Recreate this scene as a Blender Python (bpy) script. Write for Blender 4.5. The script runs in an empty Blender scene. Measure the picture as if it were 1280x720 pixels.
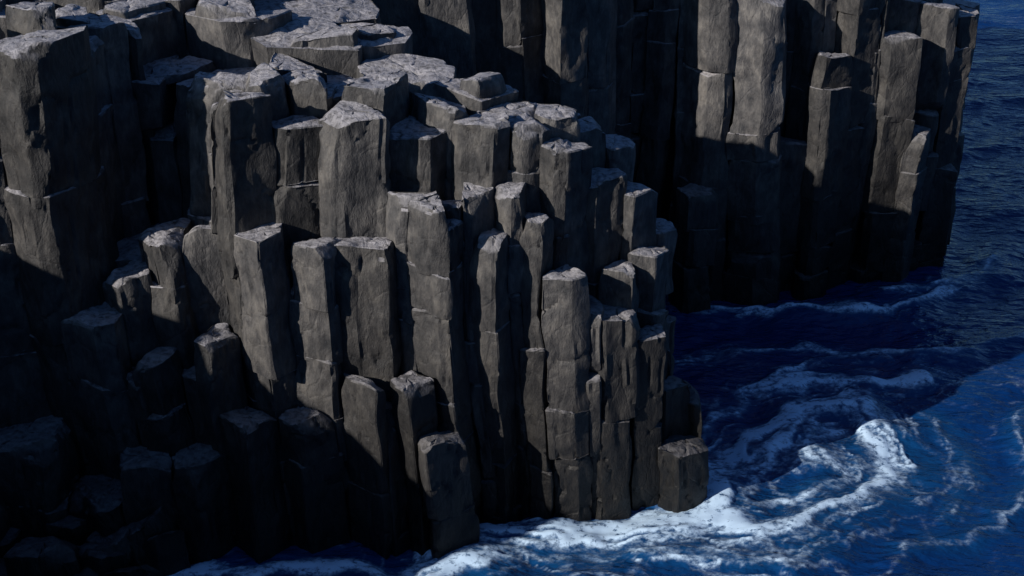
import bpy, math, random
import numpy as np
from mathutils import Vector, Matrix
random.seed(11); rng=np.random.default_rng(11)

# ---------------------------------------------------------------- noise
def _h(ix,iy,iz,seed):
    n=(ix.astype(np.int64)*374761393+iy.astype(np.int64)*668265263+iz.astype(np.int64)*2147483647+seed*1274126177)&0xffffffff
    n=((n^(n>>13))*1274126177)&0xffffffff
    n=((n^(n>>16))*2246822519)&0xffffffff
    n=n^(n>>15)
    return (n&0xffffff)/float(0xffffff)
def vn(p,seed=0):
    f=np.floor(p); t=p-f; t=t*t*(3-2*t); i=f.astype(np.int64)
    x,y,z=i[:,0],i[:,1],i[:,2]; a,b,c=t[:,0],t[:,1],t[:,2]
    def L(dz):
        v00=_h(x,y,z+dz,seed);v10=_h(x+1,y,z+dz,seed);v01=_h(x,y+1,z+dz,seed);v11=_h(x+1,y+1,z+dz,seed)
        return (v00*(1-a)+v10*a)*(1-b)+(v01*(1-a)+v11*a)*b
    return (L(0)*(1-c)+L(1)*c)*2-1
def fbm(p,o=3,seed=0):
    s=0;a=1;q=p.copy();n=0
    for k in range(o):
        s=s+a*vn(q,seed+k*7);n+=a;a*=.5;q=q*2.03+13.7
    return s/n
def vn1(x,y,s): return float(vn(np.array([[x,y,0.]]),s)[0])

# ---------------------------------------------------------------- plan of the coast (metres)
def foot(x):  return np.interp(x,[-60,-20,-13,-11,-2.2,-1.6,0.3,1,6.8],[39.8,40.3,40.9,41.5,41.6,43.2,43.7,43.5,44.2])
def backedge(x): return np.interp(x,[-5,-3,0,3,7],[60,50.5,48.8,48.6,47.8])
def foot2(x): return np.interp(x,[-4,1,4.2,4.7,8,8.6,12.6,13,14.2,14.6,19,22.0],[58.5,59.6,59.8,63.4,63.8,61.8,62.8,64.0,64.4,63.3,64.8,66.1])
def cap1(x):  return np.interp(x,[-30,-20,-14,-9,-5,0,2.8,4.5,5.5,6.5,7],[19.5,18.8,18,16.5,16.1,15.2,14.4,12.4,9.5,5,2])
def cap2(x):  return np.interp(x,[-6,2,10,16,18.5,20,22.8],[18.5,18,17.5,16.5,14.5,13.8,13.0])
def region(x,y):
    if x<=6.7 and y>foot(x) and (x<-5 or y<backedge(x)): return 1
    if x<=22.2 and x>=-5 and y>foot2(x): return 2
    return 0
def H(x,y,r):
    big=vn1(x*.4,y*.6,91); 
    if r==1:
        t=y-foot(x)
        if x<-9: h=np.interp(t,[0,1,2,3,3.6,4.6],[2.2,4.4,7.0,9.0,13.5,17.5])
        else:    h=np.interp(t,[0,.6,1.2,1.7,2.3],[4.8,6.8,11.6,13.8,16.3])
        if x>0:  h=np.interp(t,[0,.5,1.0,1.7],[7,9.5,12.8,15])
        if -13.6<x<-10.0 and y<46.4: return min(h,9.8)+rng.normal()*.5
        c=cap1(x)+(0 if y<51 else (y-51)*.12)
        if -13.6<x<-9.0 and y<50: c=min(c,15.7)
        edge=h<c-.6 and y<50
        h=min(h,c)
        return h+(big*1.2+rng.normal()*.15 if edge else big*.35+rng.normal()*.1)
    t=y-foot2(x)
    h=np.interp(t,[0,.7,1.3,2.0],[5,8.5,14,18.5]) if x>8 else np.interp(t,[0,.5],[11,18.5])
    c=cap2(x); e=h<c
    return max(2,min(h,c)+(big*2.0+rng.normal()*.4 if e else rng.normal()*.3))

hero=[(-14.9,44.0,18.2,1.35),(-15.2,46.4,18.6,1.2),(-17.6,43.8,18.6,1.4),(-12.7,44.0,10.2,.8),(-11.4,44.5,11.4,.8),(-10.2,44.6,11.8,.7),
(-9.4,46.1,16.2,.9),(-9.3,45.0,13.8,.8),(-7.1,44.4,15.2,.9),(-5.1,44.3,15.65,1.2),(-7.8,43.0,12.0,.75),(-6.6,43.0,11.6,.6),
(-4.6,43.0,11.5,1.0),(-3.0,45.1,14.7,.8),(-2.9,44.1,13.0,.6),(-1.9,44.3,12.6,.6),(-.65,45.4,15.1,.8),(.55,45.8,14.9,.8),
(2.0,45.4,14.25,.8),(-.9,44.3,13.0,.5),(.2,44.4,13.0,.5),(-.3,43.9,11.6,.45),(1.0,44.4,12.0,.5),(3.3,46.1,12.9,.8),(4.4,46.6,12.2,.8),
(5.1,45.9,10.1,.7),(3.9,45.2,9.8,.6),(3.6,44.5,8.4,.6),(2.75,44.6,8.6,.5),(4.8,44.9,7.5,.7),(5.7,45.4,5.0,.7),(6.0,44.7,2.8,.6),
(-4.6,42.2,6.9,.9),(-3.0,42.3,6.8,.8),(-2.6,41.9,4.9,.6),(-10.1,42.9,8.3,.8),(-12.2,42.9,7.6,.8),(-13.5,43.2,9.1,.7),
(-9.0,42.0,5.6,1.1),(-7.0,42.1,5.6,1.0),(-10.9,41.8,4.2,.9),
(19.9,66.6,13.7,.8),(21.3,67.0,13.2,.8),(18.2,65.6,12.6,.8),(16.6,66.2,16.5,.9)]

def rad(x,y,r):
    if r==1:
        t=y-foot(x)
        if t<4.5 and x>-22: return (1.4 if t<1.4 else 1.1) if x>-9 else 1.4
        if x>-3: return 1.1
        if y<58 and x>-24: return 2.3
        return 3.2
    t=y-foot2(x)
    return 1.15 if t<4 else 3.0
seeds=[(a,b,h,q,region(a,b) or 1) for a,b,h,q in hero]
cell={}
def near(x,y,R):
    k=int(R//2)+1; cx,cy=int(x//2),int(y//2); out=[]
    for i in range(cx-k,cx+k+1):
        for j in range(cy-k,cy+k+1):
            out+=cell.get((i,j),())
    return out
for i,s in enumerate(seeds): cell.setdefault((int(s[0]//2),int(s[1]//2)),[]).append(i)
def nearcoast(x,y):
    return any(region(x+2.4*math.cos(a),y+2.4*math.sin(a)) for a in (0,.785,1.57,2.356,3.14,3.927,4.71,5.5))
for n in range(36000):
    if n%2: x=rng.uniform(-45,25); y=rng.uniform(37,90)
    else:   x=rng.uniform(-22,25); y=rng.uniform(39,70)
    r=region(x,y)
    if not r:
        if not nearcoast(x,y): continue
        q=.9
    else: q=rad(x,y,r)*rng.uniform(.68,1.4)
    ok=True
    for i in near(x,y,4):
        s=seeds[i]
        if (s[0]-x)**2+(s[1]-y)**2<(max(q*.8,(q+s[3])*.6))**2: ok=False;break
    if not ok: continue
    seeds.append((x,y,float(H(x,y,r)) if r else -1.,q,r)); cell.setdefault((int(x//2),int(y//2)),[]).append(len(seeds)-1)

def clip(poly,nx,ny,d):
    out=[];m=len(poly)
    for i in range(m):
        a=poly[i];b=poly[(i+1)%m]
        da=a[0]*nx+a[1]*ny-d; db=b[0]*nx+b[1]*ny-d
        if da<=0: out.append(a)
        if (da<0)!=(db<0) and abs(da-db)>1e-9:
            t=da/(da-db); out.append((a[0]+(b[0]-a[0])*t,a[1]+(b[1]-a[1])*t))
    return out

class Acc:
    def __init__(s): s.v=[];s.n=[];s.f=[];s.k=0;s.o=[]
    def add(s,v,n,f,o):
        s.v.append(v);s.n.append(n);s.f.append(f+s.k);s.k+=len(v);s.o.append(np.full(len(v),o))
def block(acc,poly,z0,z1,step,top=3,side=2,bot=0,tilt=.05,btilt=.05,deep=.34,lean=(0,0)):
    P=np.array(poly); c=P.mean(0)
    Q=[]
    m=len(P)
    for i in range(m):
        a=P[i];pr=P[i-1];nx=P[(i+1)%m]
        la=np.linalg.norm(pr-a);lb=np.linalg.norm(nx-a)
        k=min(.02,.2*la,.2*lb)
        if la<1e-4 or lb<1e-4: continue
        Q.append(a+(pr-a)/la*k);Q.append(a+(nx-a)/lb*k)
    Q=np.array(Q); out=[];nr=[]
    for i in range(len(Q)):
        a=Q[i];b=Q[(i+1)%len(Q)];L=np.linalg.norm(b-a)
        if L<1e-5: continue
        k=max(1,int(round(L/step))); nn=np.array([(b-a)[1],-(b-a)[0]])/L
        for j in range(k): out.append(a+(b-a)*j/k); nr.append(nn)
    O=np.array(out);N=np.array(nr);n=len(O)
    if n<4: return
    N=N+np.roll(N,1,0);N/=np.linalg.norm(N,axis=1)[:,None]+1e-6
    h=z1-z0;R=math.sqrt(max(.05,np.mean(np.sum((O-c)**2,1))))
    rows=max(2,int(h/step)); prof=[(.6,z0,-1),(.985,z0,-.6)]
    for j in range(rows+1):
        prof.append((1,z0+.015+(h-.03)*j/rows,0))
    prof.append((.985,z1,.7))
    kc=max(2,int(R/(step*1.3)))
    for j in range(1,kc+1): prof.append((.98*(1-j/kc)+.01,z1,1))
    V=[];NN=[]
    tx,ty=rng.normal(size=2)*tilt; bx,by=rng.normal(size=2)*btilt
    for s,z,u in prof:
        xy=c+(O-c)*s
        w=(z-z0)/h
        dz=((xy-c)@np.array([tx,ty]))*w+((xy-c)@np.array([bx,by]))*(1-w)
        V.append(np.column_stack([xy,z+dz]))
        NN.append(np.column_stack([N*(1-abs(u)),np.full(n,u)]))
    V=np.concatenate(V);NN=np.concatenate(NN)
    cc=np.array([c[0],c[1],(z0+z1)/2])
    for kind,cnt in (('t',top),('s',side),('b',bot)):
        for k in range(cnt):
            a=rng.uniform(0,2*math.pi)
            el={'t':rng.uniform(.2,1.05),'s':rng.uniform(-.2,.2),'b':-rng.uniform(.2,.8)}[kind]
            d=np.array([math.cos(a)*math.cos(el),math.sin(a)*math.cos(el),math.sin(el)])
            pr=(V-cc)@d; mx=pr.max(); cut=mx-rng.uniform(.04,deep)*R*(1.0 if kind!='s' else .6)
            ex=np.maximum(0,pr-cut); V=V-ex[:,None]*d*.985
    V[:,0]+=lean[0]*(V[:,2]-z1);V[:,1]+=lean[1]*(V[:,2]-z1)
    m=len(prof); i=np.arange(m-1)[:,None]*n; j=np.arange(n)[None,:]; j2=(j+1)%n
    F=np.stack([i+j,i+j2,i+n+j2,i+n+j],-1).reshape(-1,4)
    acc.add(V,NN,F,rng.uniform(0,100))

def column(acc,poly,zb,zt,step,seg=(1.2,6.5),jit=.04,slab=False):
    P=np.array(poly); c=P.mean(0); R=math.sqrt(np.mean(np.sum((P-c)**2,1)))
    z=zt; first=True; grow=1.0; tone=rng.uniform(0,80)
    lean=rng.normal(size=2)*.014
    while z>zb+.05:
        hgt=rng.uniform(*seg)*(.6+.4*min(R,1.5)) ; z0=max(zb-.2,z-hgt)
        if z0-zb<.7: z0=zb-.2
        odd=rng.random()<.16
        sc=rng.uniform(1.05,1.12)*grow if not odd else rng.uniform(.96,1.02)*grow
        if first: sc=rng.uniform(1.03,1.10) if not slab else rng.uniform(1.04,1.12)
        grow=min(1.08,grow+rng.uniform(0,.03))
        th=rng.normal()*.03; o=rng.normal(size=2)*(jit if not odd else .12)*min(1,R)+lean*(z-zt)
        M=np.array([[math.cos(th),-math.sin(th)],[math.sin(th),math.cos(th)]])
        Q=(P-c)@M.T*sc+c+o
        block(acc,[tuple(q) for q in Q],z0-.06,z,step,top=int(rng.integers(2,6)) if first and not slab else int(rng.integers(0,3)),
              side=int(rng.integers(1,5)),bot=int(rng.integers(0,2)),tilt=.13 if not first else .06,btilt=.08,deep=.38 if first else .26,lean=lean)
        acc.o[-1][:]=tone+rng.uniform(0,20)
        z=z0; first=False
def split(poly):
    P=np.array(poly);c=P.mean(0)
    a=rng.uniform(0,math.pi);n=np.array([math.cos(a),math.sin(a)])
    d=float(n@c)+rng.normal()*.15
    A=clip(poly,n[0],n[1],d);B=clip(poly,-n[0],-n[1],-d)
    return [q for q in (A,B) if len(q)>=3]
def area(p): 
    P=np.array(p);return .5*abs(np.dot(P[:,0],np.roll(P[:,1],-1))-np.dot(P[:,1],np.roll(P[:,0],-1)))

acc={1:Acc(),2:Acc()}
for idx,(x,y,h,q,r) in enumerate(seeds):
    if r==0: continue
    R=max(3.6,q*2.2) if q<2.4 else 6
    poly=[(x+R*math.cos(a),y+R*math.sin(a)) for a in np.linspace(0,2*math.pi,9)[:-1]+.2]
    zb=h-1.0
    for i in near(x,y,2*R):
        if i==idx: continue
        s=seeds[i];dx,dy=s[0]-x,s[1]-y;D=math.hypot(dx,dy)
        if D>2*R: continue
        poly=clip(poly,dx/D,dy/D,(dx*(x+s[0])/2+dy*(y+s[1])/2)/D)
        if D<max(5.5,q*2.8): zb=min(zb,s[2]-.8)
        if len(poly)<3: break
    if len(poly)<3: continue
    for a in np.linspace(0,2*math.pi,13)[:-1]:
        if region(x+1.9*math.cos(a),y+1.9*math.sin(a))==0 : zb=-1.5
    hidden=(y>70) or (x<-24) or (r==1 and y>57)
    step=.5 if hidden else (.11 if r==1 and y<48 else .18)
    parts=[poly]
    ar=area(poly)
    if not hidden and zb<h-2.5 and ar>1.4 and rng.random()<.4:
        parts=split(poly)
    slab=(r==1 and y>46.5 and x<0)
    for k,pp in enumerate(parts):
        if area(pp)<.12: continue
        hh=h if k==0 else h-abs(rng.normal())*1.1-.05
        column(acc[r],pp,zb,hh,step,slab=slab)
    if slab and not hidden and rng.random()<.45:   # loose upper layer of the clifftop pavement
        P=np.array(poly);c=P.mean(0);pp=split([tuple(v) for v in (P-c)*rng.uniform(.75,1.0)+c])[0]
        block(acc[r],pp,h-.3,h+rng.uniform(.1,.45),step,top=4,side=3,tilt=.09)

def finish(name,a,amp=1.0,sharp=26):
    V=np.concatenate(a.v);N=np.concatenate(a.n);F=np.concatenate(a.f);O=np.concatenate(a.o)
    q=V.copy(); q[:,0]+=O*3; 
    pw=q*np.array([1.5,1.5,.5])+.3*np.column_stack([vn(q*1.3,41),vn(q*1.3,42),vn(q*1.3,43)])
    pl=np.clip((vn(pw,44)*5),-1,1)
    d=.035*fbm(q*1.1,2,3)+.045*pl+.016*vn(q*np.array([5,5,1.1]),5)+.010*vn(q*5.2,9)
    rid=1-np.abs(vn(q*np.array([2.0,2.0,.5]),21)); d-=.08*np.clip(rid-.92,0,1)/.08
    V=V+N*(d*amp)[:,None]
    W=V*np.array([.16,.16,.10])
    V[:,0]+=.38*vn(W,31)+.08*vn(V*.7,33); V[:,1]+=.34*vn(W,32)+.08*vn(V*.7,34)
    me=bpy.data.meshes.new(name)
    me.vertices.add(len(V));me.vertices.foreach_set('co',V.astype(np.float32).ravel())
    me.loops.add(F.size);me.loops.foreach_set('vertex_index',F.astype(np.int32).ravel())
    me.polygons.add(len(F));me.polygons.foreach_set('loop_start',np.arange(0,F.size,4,dtype=np.int32))
    me.polygons.foreach_set('use_smooth',np.ones(len(F),bool))
    at=me.attributes.new('blk','FLOAT','POINT'); at.data.foreach_set('value',(O/100).astype(np.float32))
    me.update(calc_edges=True)
    me.set_sharp_from_angle(angle=math.radians(sharp))
    ob=bpy.data.objects.new(name,me);bpy.context.collection.objects.link(ob)
    return ob

# ---------------------------------------------------------------- materials
def nd(nt,t,**k):
    n=nt.nodes.new(t)
    for a,b in k.items(): setattr(n,a,b)
    return n
def rock_mat():
    m=bpy.data.materials.new('basalt');m.use_nodes=True;nt=m.node_tree;L=nt.links.new
    b=nt.nodes['Principled BSDF'];geo=nd(nt,'ShaderNodeNewGeometry')
    def noise(sc,det,scale=None,rough=.6):
        n=nd(nt,'ShaderNodeTexNoise');n.inputs['Scale'].default_value=sc;n.inputs['Detail'].default_value=det;n.inputs['Roughness'].default_value=rough
        mp=nd(nt,'ShaderNodeMapping');mp.inputs['Scale'].default_value=scale or (1,1,1)
        L(geo.outputs['Position'],mp.inputs[0]);L(mp.outputs[0],n.inputs['Vector']);return n
    n1=noise(.9,4);n2=noise(5,5,(1,1,.4),.66);n3=noise(24,3,(1,1,.7),.75)
    r=nd(nt,'ShaderNodeValToRGB');e=r.color_ramp.elements
    e[0].position=.34;e[0].color=(.020,.021,.024,1);e[1].position=.68;e[1].color=(.150,.139,.128,1)
    x=e.new(.5);x.color=(.064,.061,.061,1)
    mx=nd(nt,'ShaderNodeMath',operation='MULTIPLY_ADD');L(n2.outputs[0],mx.inputs[0]);mx.inputs[1].default_value=.45
    m0=nd(nt,'ShaderNodeMath',operation='MULTIPLY');L(n1.outputs[0],m0.inputs[0]);m0.inputs[1].default_value=.55
    L(m0.outputs[0],mx.inputs[2]);L(mx.outputs[0],r.inputs[0])
    at=nd(nt,'ShaderNodeAttribute',attribute_name='blk')
    va=nd(nt,'ShaderNodeMapRange');L(at.outputs['Fac'],va.inputs[0]);va.inputs[3].default_value=.5;va.inputs[4].default_value=1.5
    c1=nd(nt,'ShaderNodeMixRGB',blend_type='MULTIPLY');c1.inputs[0].default_value=1;L(r.outputs[0],c1.inputs[1]);L(va.outputs[0],c1.inputs[2])
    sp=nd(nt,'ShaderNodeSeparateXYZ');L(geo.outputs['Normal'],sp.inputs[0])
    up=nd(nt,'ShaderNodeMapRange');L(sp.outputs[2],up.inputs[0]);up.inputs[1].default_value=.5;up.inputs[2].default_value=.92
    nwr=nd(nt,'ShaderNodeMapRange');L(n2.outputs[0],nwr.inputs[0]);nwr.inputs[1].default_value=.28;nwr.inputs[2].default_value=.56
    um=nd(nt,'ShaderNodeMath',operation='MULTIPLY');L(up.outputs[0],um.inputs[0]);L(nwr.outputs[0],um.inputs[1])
    c2=nd(nt,'ShaderNodeMixRGB');L(um.outputs[0],c2.inputs[0]);L(c1.outputs[0],c2.inputs[1]);c2.inputs[2].default_value=(.38,.365,.385,1)  # dusty tops; the paler colour also paints sunlight onto upward faces
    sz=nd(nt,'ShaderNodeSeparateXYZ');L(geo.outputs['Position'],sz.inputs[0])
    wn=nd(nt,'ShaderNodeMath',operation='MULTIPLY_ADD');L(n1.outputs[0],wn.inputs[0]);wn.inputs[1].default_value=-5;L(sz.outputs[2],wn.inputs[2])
    wet_shade=nd(nt,'ShaderNodeMapRange');L(wn.outputs[0],wet_shade.inputs[0]);wet_shade.inputs[1].default_value=-1.5;wet_shade.inputs[2].default_value=7.5;wet_shade.inputs[3].default_value=.14;wet_shade.inputs[4].default_value=1  # wet rock by the sea, with shade painted in over the lower cliff
    c3=nd(nt,'ShaderNodeMixRGB',blend_type='MULTIPLY');c3.inputs[0].default_value=1;L(c2.outputs[0],c3.inputs[1]);L(wet_shade.outputs[0],c3.inputs[2])
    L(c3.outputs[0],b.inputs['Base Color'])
    ro=nd(nt,'ShaderNodeMapRange');L(wet_shade.outputs[0],ro.inputs[0]);ro.inputs[3].default_value=.42;ro.inputs[4].default_value=.6
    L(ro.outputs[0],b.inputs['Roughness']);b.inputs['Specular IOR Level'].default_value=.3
    vo=nd(nt,'ShaderNodeTexVoronoi',feature='DISTANCE_TO_EDGE');vo.inputs['Scale'].default_value=1.1
    mp=nd(nt,'ShaderNodeMapping');mp.inputs['Scale'].default_value=(1,1,.55);wv=nd(nt,'ShaderNodeMixRGB',blend_type='ADD');wv.inputs[0].default_value=.5
    L(geo.outputs['Position'],wv.inputs[1]);L(n1.outputs[1],wv.inputs[2]);L(wv.outputs[0],mp.inputs[0]);L(mp.outputs[0],vo.inputs['Vector'])
    cr=nd(nt,'ShaderNodeMapRange');L(vo.outputs['Distance'],cr.inputs[0]);cr.inputs[2].default_value=.05
    b1=nd(nt,'ShaderNodeBump');b1.inputs['Strength'].default_value=.28;b1.inputs['Distance'].default_value=.05;L(cr.outputs[0],b1.inputs['Height'])
    b2=nd(nt,'ShaderNodeBump');b2.inputs['Strength'].default_value=.7;b2.inputs['Distance'].default_value=.11;L(n2.outputs[0],b2.inputs['Height']);L(b1.outputs[0],b2.inputs['Normal'])
    b3=nd(nt,'ShaderNodeBump');b3.inputs['Strength'].default_value=.6;b3.inputs['Distance'].default_value=.03;L(n3.outputs[0],b3.inputs['Height']);L(b2.outputs[0],b3.inputs['Normal'])
    L(b3.outputs[0],b.inputs['Normal'])
    return m
RM=rock_mat()
for r,nm in ((1,'basalt_sea_cliff'),(2,'basalt_sea_cliff.001')):
    o=finish(nm,acc[r]);o.data.materials.append(RM)

# unseen ridge added left of and behind the viewpoint to shade the cliff foot
shade_acc=Acc()
def ridge(shade_acc,pts,w,hs):
    for k in range(len(pts)-1):
        a=np.array(pts[k]);b=np.array(pts[k+1]);L=np.linalg.norm(b-a);t=(b-a)/L;n=np.array([-t[1],t[0]])
        for s in np.arange(0,L,3.4):
            for u in np.arange(-w,w+.1,3.4):
                c=a+t*(s+rng.uniform(-.5,.5))+n*(u+rng.uniform(-.5,.5))
                hh=hs[k]+(hs[k+1]-hs[k])*s/L-abs(u)*.35+rng.normal()*.5
                ph=rng.uniform(0,6)
                column(shade_acc,[tuple(c+2.35*np.array([math.cos(ph+q*math.pi/3),math.sin(ph+q*math.pi/3)])) for q in range(6)],-1.5,hh,.8,seg=(3,8),jit=.1)
ridge(shade_acc,[(-34,38),(-31.5,27),(-31,23),(-27,8),(-16,-8),(10,-16)],6,[18.5,17,12.5,12,24,28])
o=finish('unseen_shade_ridge',shade_acc);o.data.materials.append(RM)

bd=Acc()
for k in range(80):
    x=rng.uniform(-20,-9.5);y=rng.uniform(36.5,41.5);s=rng.uniform(.4,1.3)
    if x>-12.5 and y<40: continue
    ph=rng.uniform(0,6);m=int(rng.integers(5,8))
    block(bd,[(x+s*rng.uniform(.8,1.2)*math.cos(ph+q*2*math.pi/m),y+s*.8*math.sin(ph+q*2*math.pi/m)) for q in range(m)],-.8,rng.uniform(.5,1.9)*(.6+.5*s),.16,top=8,side=3,bot=2,tilt=.25)
o=finish('shore_boulders',bd);o.data.materials.append(RM)

# ---------------------------------------------------------------- sea
xs=np.concatenate([-np.geomspace(3000,22,40),np.arange(-21.8,34,.11),np.geomspace(34.2,3000,90)])
ys=np.concatenate([-np.geomspace(3000,1,30),np.arange(0,37,.8),np.arange(37,70,.10),np.arange(70,125,.2),np.geomspace(125.5,4000,60)])
X,Y=np.meshgrid(xs,ys);nx,ny=len(xs),len(ys);px=X.ravel();py=Y.ravel();Z0=np.zeros_like(px)
P=np.column_stack([px,py,Z0])
wx=1.1*fbm(P*.22,3,51);wy=1.1*fbm(P*.22,3,52)
wx2=.6*fbm(P*.8,4,53);wy2=.6*fbm(P*.8,4,54)
qx=px+wx+wx2;qy=py+wy+wy2
strokes=[ # polyline, half width, strength
([(-12.5,40.2),(-10.4,40.8),(-8.3,40.6),(-6.2,41.3),(-4.5,40.9),(-2.5,40.7),(-1,40.6)],.5,2.2),
([(-2.5,42.0),(-1,42.6),(1.5,42.6),(3,42.4),(4.8,42.8),(6.4,43.4),(7.6,43.4)],.85,2.6),
([(6.8,43.5),(8.4,43.0),(10.2,43.3),(12.3,44.5),(14,46.2),(15,48.2)],.5,2.1),
([(8.6,44.8),(10.4,44.8),(12.2,45.8),(13.6,47.2)],.25,1.2),
([(-1,41.1),(2.6,41.0),(5,41.2),(7,41.5),(9,41.6),(11,42.3)],.25,1.0),
([(15,48.2),(15.2,50.3),(14.2,52),(12.4,51.6),(10.6,50.4),(9,48.6),(7.8,46.6),(7.3,44.6)],.65,2.5),
([(12.6,46.6),(11.6,48.2),(12.2,49.8),(13.6,49.6)],.4,2.0),
([(9.0,47),(10.4,48.6),(12,51),(14,53.4)],.35,2.0),
([(16,44.5),(17.6,47),(18,50),(17,53)],.2,.7),
([(11,54),(13.5,54.6),(15.8,54.3),(18,55)],.4,2.2),
([(7.2,56),(10,57.2),(13,57.6),(16.5,56.6)],.28,1.4),
([(8.0,51),(10,53.4),(13,55.8),(17,57.5),(21,57)],.22,1.3),
([(14,42),(17,43.6),(20,47),(22,52)],.18,.6),
([(8.5,61.4),(11.8,61.3),(15,61.5),(18,61.8),(20.5,63.2),(23,65.6)],.3,2.0),
([(18,63.6),(21,64.6),(23.6,65.8),(25,68)],.3,1.2),
([(20,57),(23,58.6),(26,59),(29,61)],.2,.8),
([(.6,43.3),(3,43.4),(6.8,43.9),(7.4,45.5),(7.4,48)],.6,2.4)]
foam=np.zeros_like(px);aer=np.zeros_like(px)
near_m=(px>-22)&(px<34)&(py>34)&(py<72);ii=np.where(near_m)[0]
ax,ay=qx[ii],qy[ii]
for pl,w,st in strokes:
    bestd=np.full(len(ii),99.);bests=np.zeros(len(ii));sg=np.zeros(len(ii));acc_s=rng.uniform(0,50)
    for k in range(len(pl)-1):
        a=pl[k];b=pl[k+1];dx,dy=b[0]-a[0],b[1]-a[1];L=math.hypot(dx,dy)
        t=np.clip(((ax-a[0])*dx+(ay-a[1])*dy)/L/L,0,1)
        ex=ax-a[0]-dx*t;ey=ay-a[1]-dy*t;d=np.hypot(ex,ey);s=np.sign(dx*ey-dy*ex)
        u=d<bestd;bestd[u]=d[u];bests[u]=(acc_s+t*L)[u];sg[u]=s[u];acc_s+=L
    sd=bestd*sg
    tex=fbm(np.column_stack([bests*.6,sd*3.2,np.full(len(ii),acc_s)]),5,61)*.5+.5
    rg=1-np.abs(fbm(np.column_stack([bests*.45,sd*2.2,np.full(len(ii),acc_s+9)]),3,66))*1.8
    tx=np.clip(tex*rg,0,1)
    fl=np.exp(-(bestd/w)**2)
    foam[ii]=np.maximum(foam[ii],st*fl*(.05+1.5*tx))
    wide=np.exp(-(bestd/(w*3.6))**2)
    foam[ii]=np.maximum(foam[ii],st*wide*np.clip(tx*2.4-.85,0,1)*.7)
    aer[ii]=np.maximum(aer[ii],np.minimum(st,1)*wide)
lace=1-np.abs(fbm(np.column_stack([qx*.33-qy*.1,qy*.55+qx*.18,Z0]),4,71)); 
foam+=np.clip(lace-.87,0,1)*3.4*np.clip(fbm(P*.12,2,72)*.9+.42,0,1)
sw=.5*fbm(np.column_stack([qx*.10+qy*.05,qy*.24-qx*.12,Z0]),3,81)+.26*fbm(np.column_stack([qx*.36,qy*.6-qx*.26,Z0]),2,82)+.05*fbm(P*np.array([1.4,2.4,1]),2,83)
amp=np.clip(1.0-np.hypot(px,py-60)/1500,.2,1)
z=sw*amp+.45*aer*(.5+.5*vn(P*.6,84))+.08*np.minimum(foam,1.5)
V=np.column_stack([px,py,z])
i=np.arange(ny-1)[:,None]*nx;j=np.arange(nx-1)[None,:]
F=np.stack([i+j,i+j+1,i+nx+j+1,i+nx+j],-1).reshape(-1,4)
me=bpy.data.meshes.new('sea_water')
me.vertices.add(len(V));me.vertices.foreach_set('co',V.astype(np.float32).ravel())
me.loops.add(F.size);me.loops.foreach_set('vertex_index',F.astype(np.int32).ravel())
me.polygons.add(len(F));me.polygons.foreach_set('loop_start',np.arange(0,F.size,4,dtype=np.int32))
me.polygons.foreach_set('use_smooth',np.ones(len(F),bool))
for nm,a in (('foam',foam),('aer',aer)):
    t=me.attributes.new(nm,'FLOAT','POINT');t.data.foreach_set('value',a.astype(np.float32))
me.update(calc_edges=True)
sea=bpy.data.objects.new('sea_water',me);bpy.context.collection.objects.link(sea)
m=bpy.data.materials.new('sea');m.use_nodes=True;nt=m.node_tree;L=nt.links.new
b=nt.nodes['Principled BSDF'];out=nt.nodes['Material Output'];geo=nd(nt,'ShaderNodeNewGeometry')
af=nd(nt,'ShaderNodeAttribute',attribute_name='foam');aa=nd(nt,'ShaderNodeAttribute',attribute_name='aer')
def noise(sc,det,scale=(1,1,1),rough=.6,dist=0):
    n=nd(nt,'ShaderNodeTexNoise');n.inputs['Scale'].default_value=sc;n.inputs['Detail'].default_value=det;n.inputs['Roughness'].default_value=rough
    mp=nd(nt,'ShaderNodeMapping');mp.inputs['Scale'].default_value=scale;mp.inputs['Rotation'].default_value=(0,0,.35)
    L(geo.outputs['Position'],mp.inputs[0]);L(mp.outputs[0],n.inputs['Vector']);n.inputs['Distortion'].default_value=dist;return n
col=nd(nt,'ShaderNodeMixRGB');col.inputs[1].default_value=(.002,.027,.125,1);col.inputs[2].default_value=(.007,.080,.20,1)
am=nd(nt,'ShaderNodeMath',operation='MULTIPLY');am.inputs[1].default_value=.5;am.use_clamp=True;L(aa.outputs['Fac'],am.inputs[0]);L(am.outputs[0],col.inputs[0])
L(col.outputs[0],b.inputs['Base Color']);b.inputs['Roughness'].default_value=.07;b.inputs['IOR'].default_value=1.42
n1=noise(1.1,3,(1,2.1,1),.5);n2=noise(5,3,(1,1.8,1),.6)
b1=nd(nt,'ShaderNodeBump');b1.inputs['Strength'].default_value=.8;b1.inputs['Distance'].default_value=.30;L(n1.outputs[0],b1.inputs['Height'])
b2=nd(nt,'ShaderNodeBump');b2.inputs['Strength'].default_value=.4;b2.inputs['Distance'].default_value=.06;L(n2.outputs[0],b2.inputs['Height']);L(b1.outputs[0],b2.inputs['Normal'])
L(b2.outputs[0],b.inputs['Normal'])
fd=nd(nt,'ShaderNodeBsdfPrincipled');fd.inputs['Base Color'].default_value=(.58,.77,.98,1);fd.inputs['Roughness'].default_value=.7  # blue of skylit shade is put into the foam's base colour
fd.inputs['Subsurface Weight'].default_value=0
fn=noise(3.6,7,(1,1.3,1),.72,.2)
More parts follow.
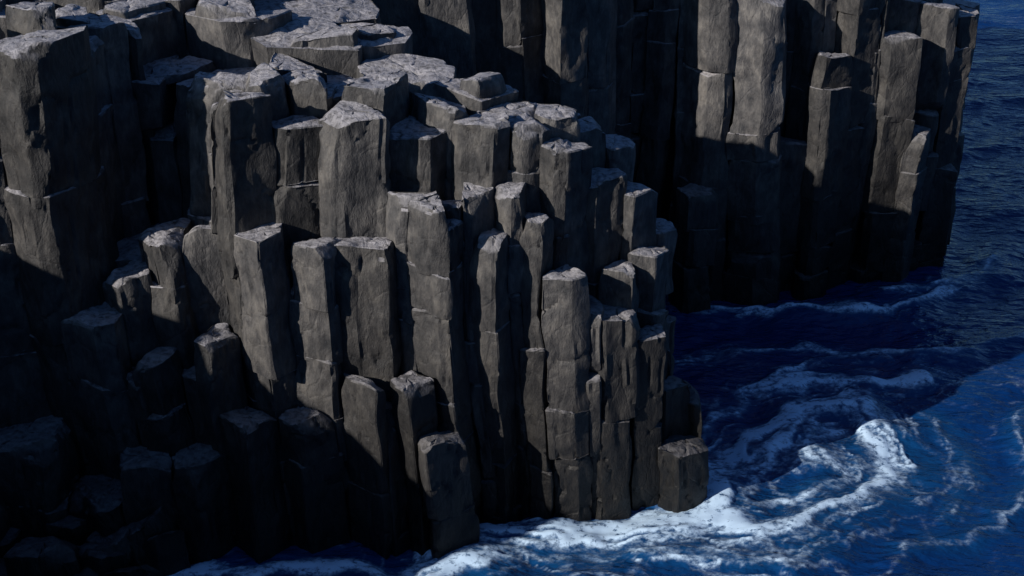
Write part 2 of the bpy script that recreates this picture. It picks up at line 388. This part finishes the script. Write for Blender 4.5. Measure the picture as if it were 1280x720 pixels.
fr=nd(nt,'ShaderNodeMapRange');L(fn.outputs[0],fr.inputs[0]);fr.inputs[1].default_value=.32;fr.inputs[2].default_value=.66;fr.inputs[3].default_value=.08;fr.inputs[4].default_value=1.5
fm=nd(nt,'ShaderNodeMath',operation='MULTIPLY');L(af.outputs['Fac'],fm.inputs[0]);L(fr.outputs[0],fm.inputs[1])
fs=nd(nt,'ShaderNodeMapRange',interpolation_type='SMOOTHSTEP');L(fm.outputs[0],fs.inputs[0]);fs.inputs[1].default_value=.08;fs.inputs[2].default_value=1.25
ms=nd(nt,'ShaderNodeMixShader');L(fs.outputs[0],ms.inputs[0]);L(b.outputs[0],ms.inputs[1]);L(fd.outputs[0],ms.inputs[2]);L(ms.outputs[0],out.inputs[0])
me.materials.append(m)

# ---------------------------------------------------------------- light
sd=Vector((-.76,-.50,.405)).normalized()
el=math.asin(sd.z);az=math.atan2(sd.x,sd.y)
w=bpy.data.worlds.new('World');bpy.context.scene.world=w;w.use_nodes=True;nt=w.node_tree
sk=nt.nodes.new('ShaderNodeTexSky');sk.sky_type='NISHITA';sk.sun_disc=False;sk.sun_elevation=el;sk.sun_rotation=az
tn=nt.nodes.new('ShaderNodeMixRGB');tn.blend_type='MULTIPLY';tn.inputs[0].default_value=1;tn.inputs[2].default_value=(.48,.85,1.4,1)
nt.links.new(sk.outputs[0],tn.inputs[1]);nt.links.new(tn.outputs[0],nt.nodes['Background'].inputs[0]);nt.nodes['Background'].inputs[1].default_value=.047
l=bpy.data.lights.new('sun','SUN');l.energy=5.0;l.angle=math.radians(.5);l.color=(1,.94,.86)
s=bpy.data.objects.new('sun',l);bpy.context.collection.objects.link(s);s.rotation_euler=sd.to_track_quat('Z','Y').to_euler()
c=bpy.data.cameras.new('camera');c.lens=50;c.sensor_width=36;c.clip_end=9000
co=bpy.data.objects.new('camera',c);bpy.context.collection.objects.link(co);co.location=(0,0,30);co.rotation_euler=(math.radians(65),0,0)
bpy.context.scene.camera=co
sc=bpy.context.scene;sc.view_settings.view_transform='Standard';sc.view_settings.look='None';sc.view_settings.exposure=0
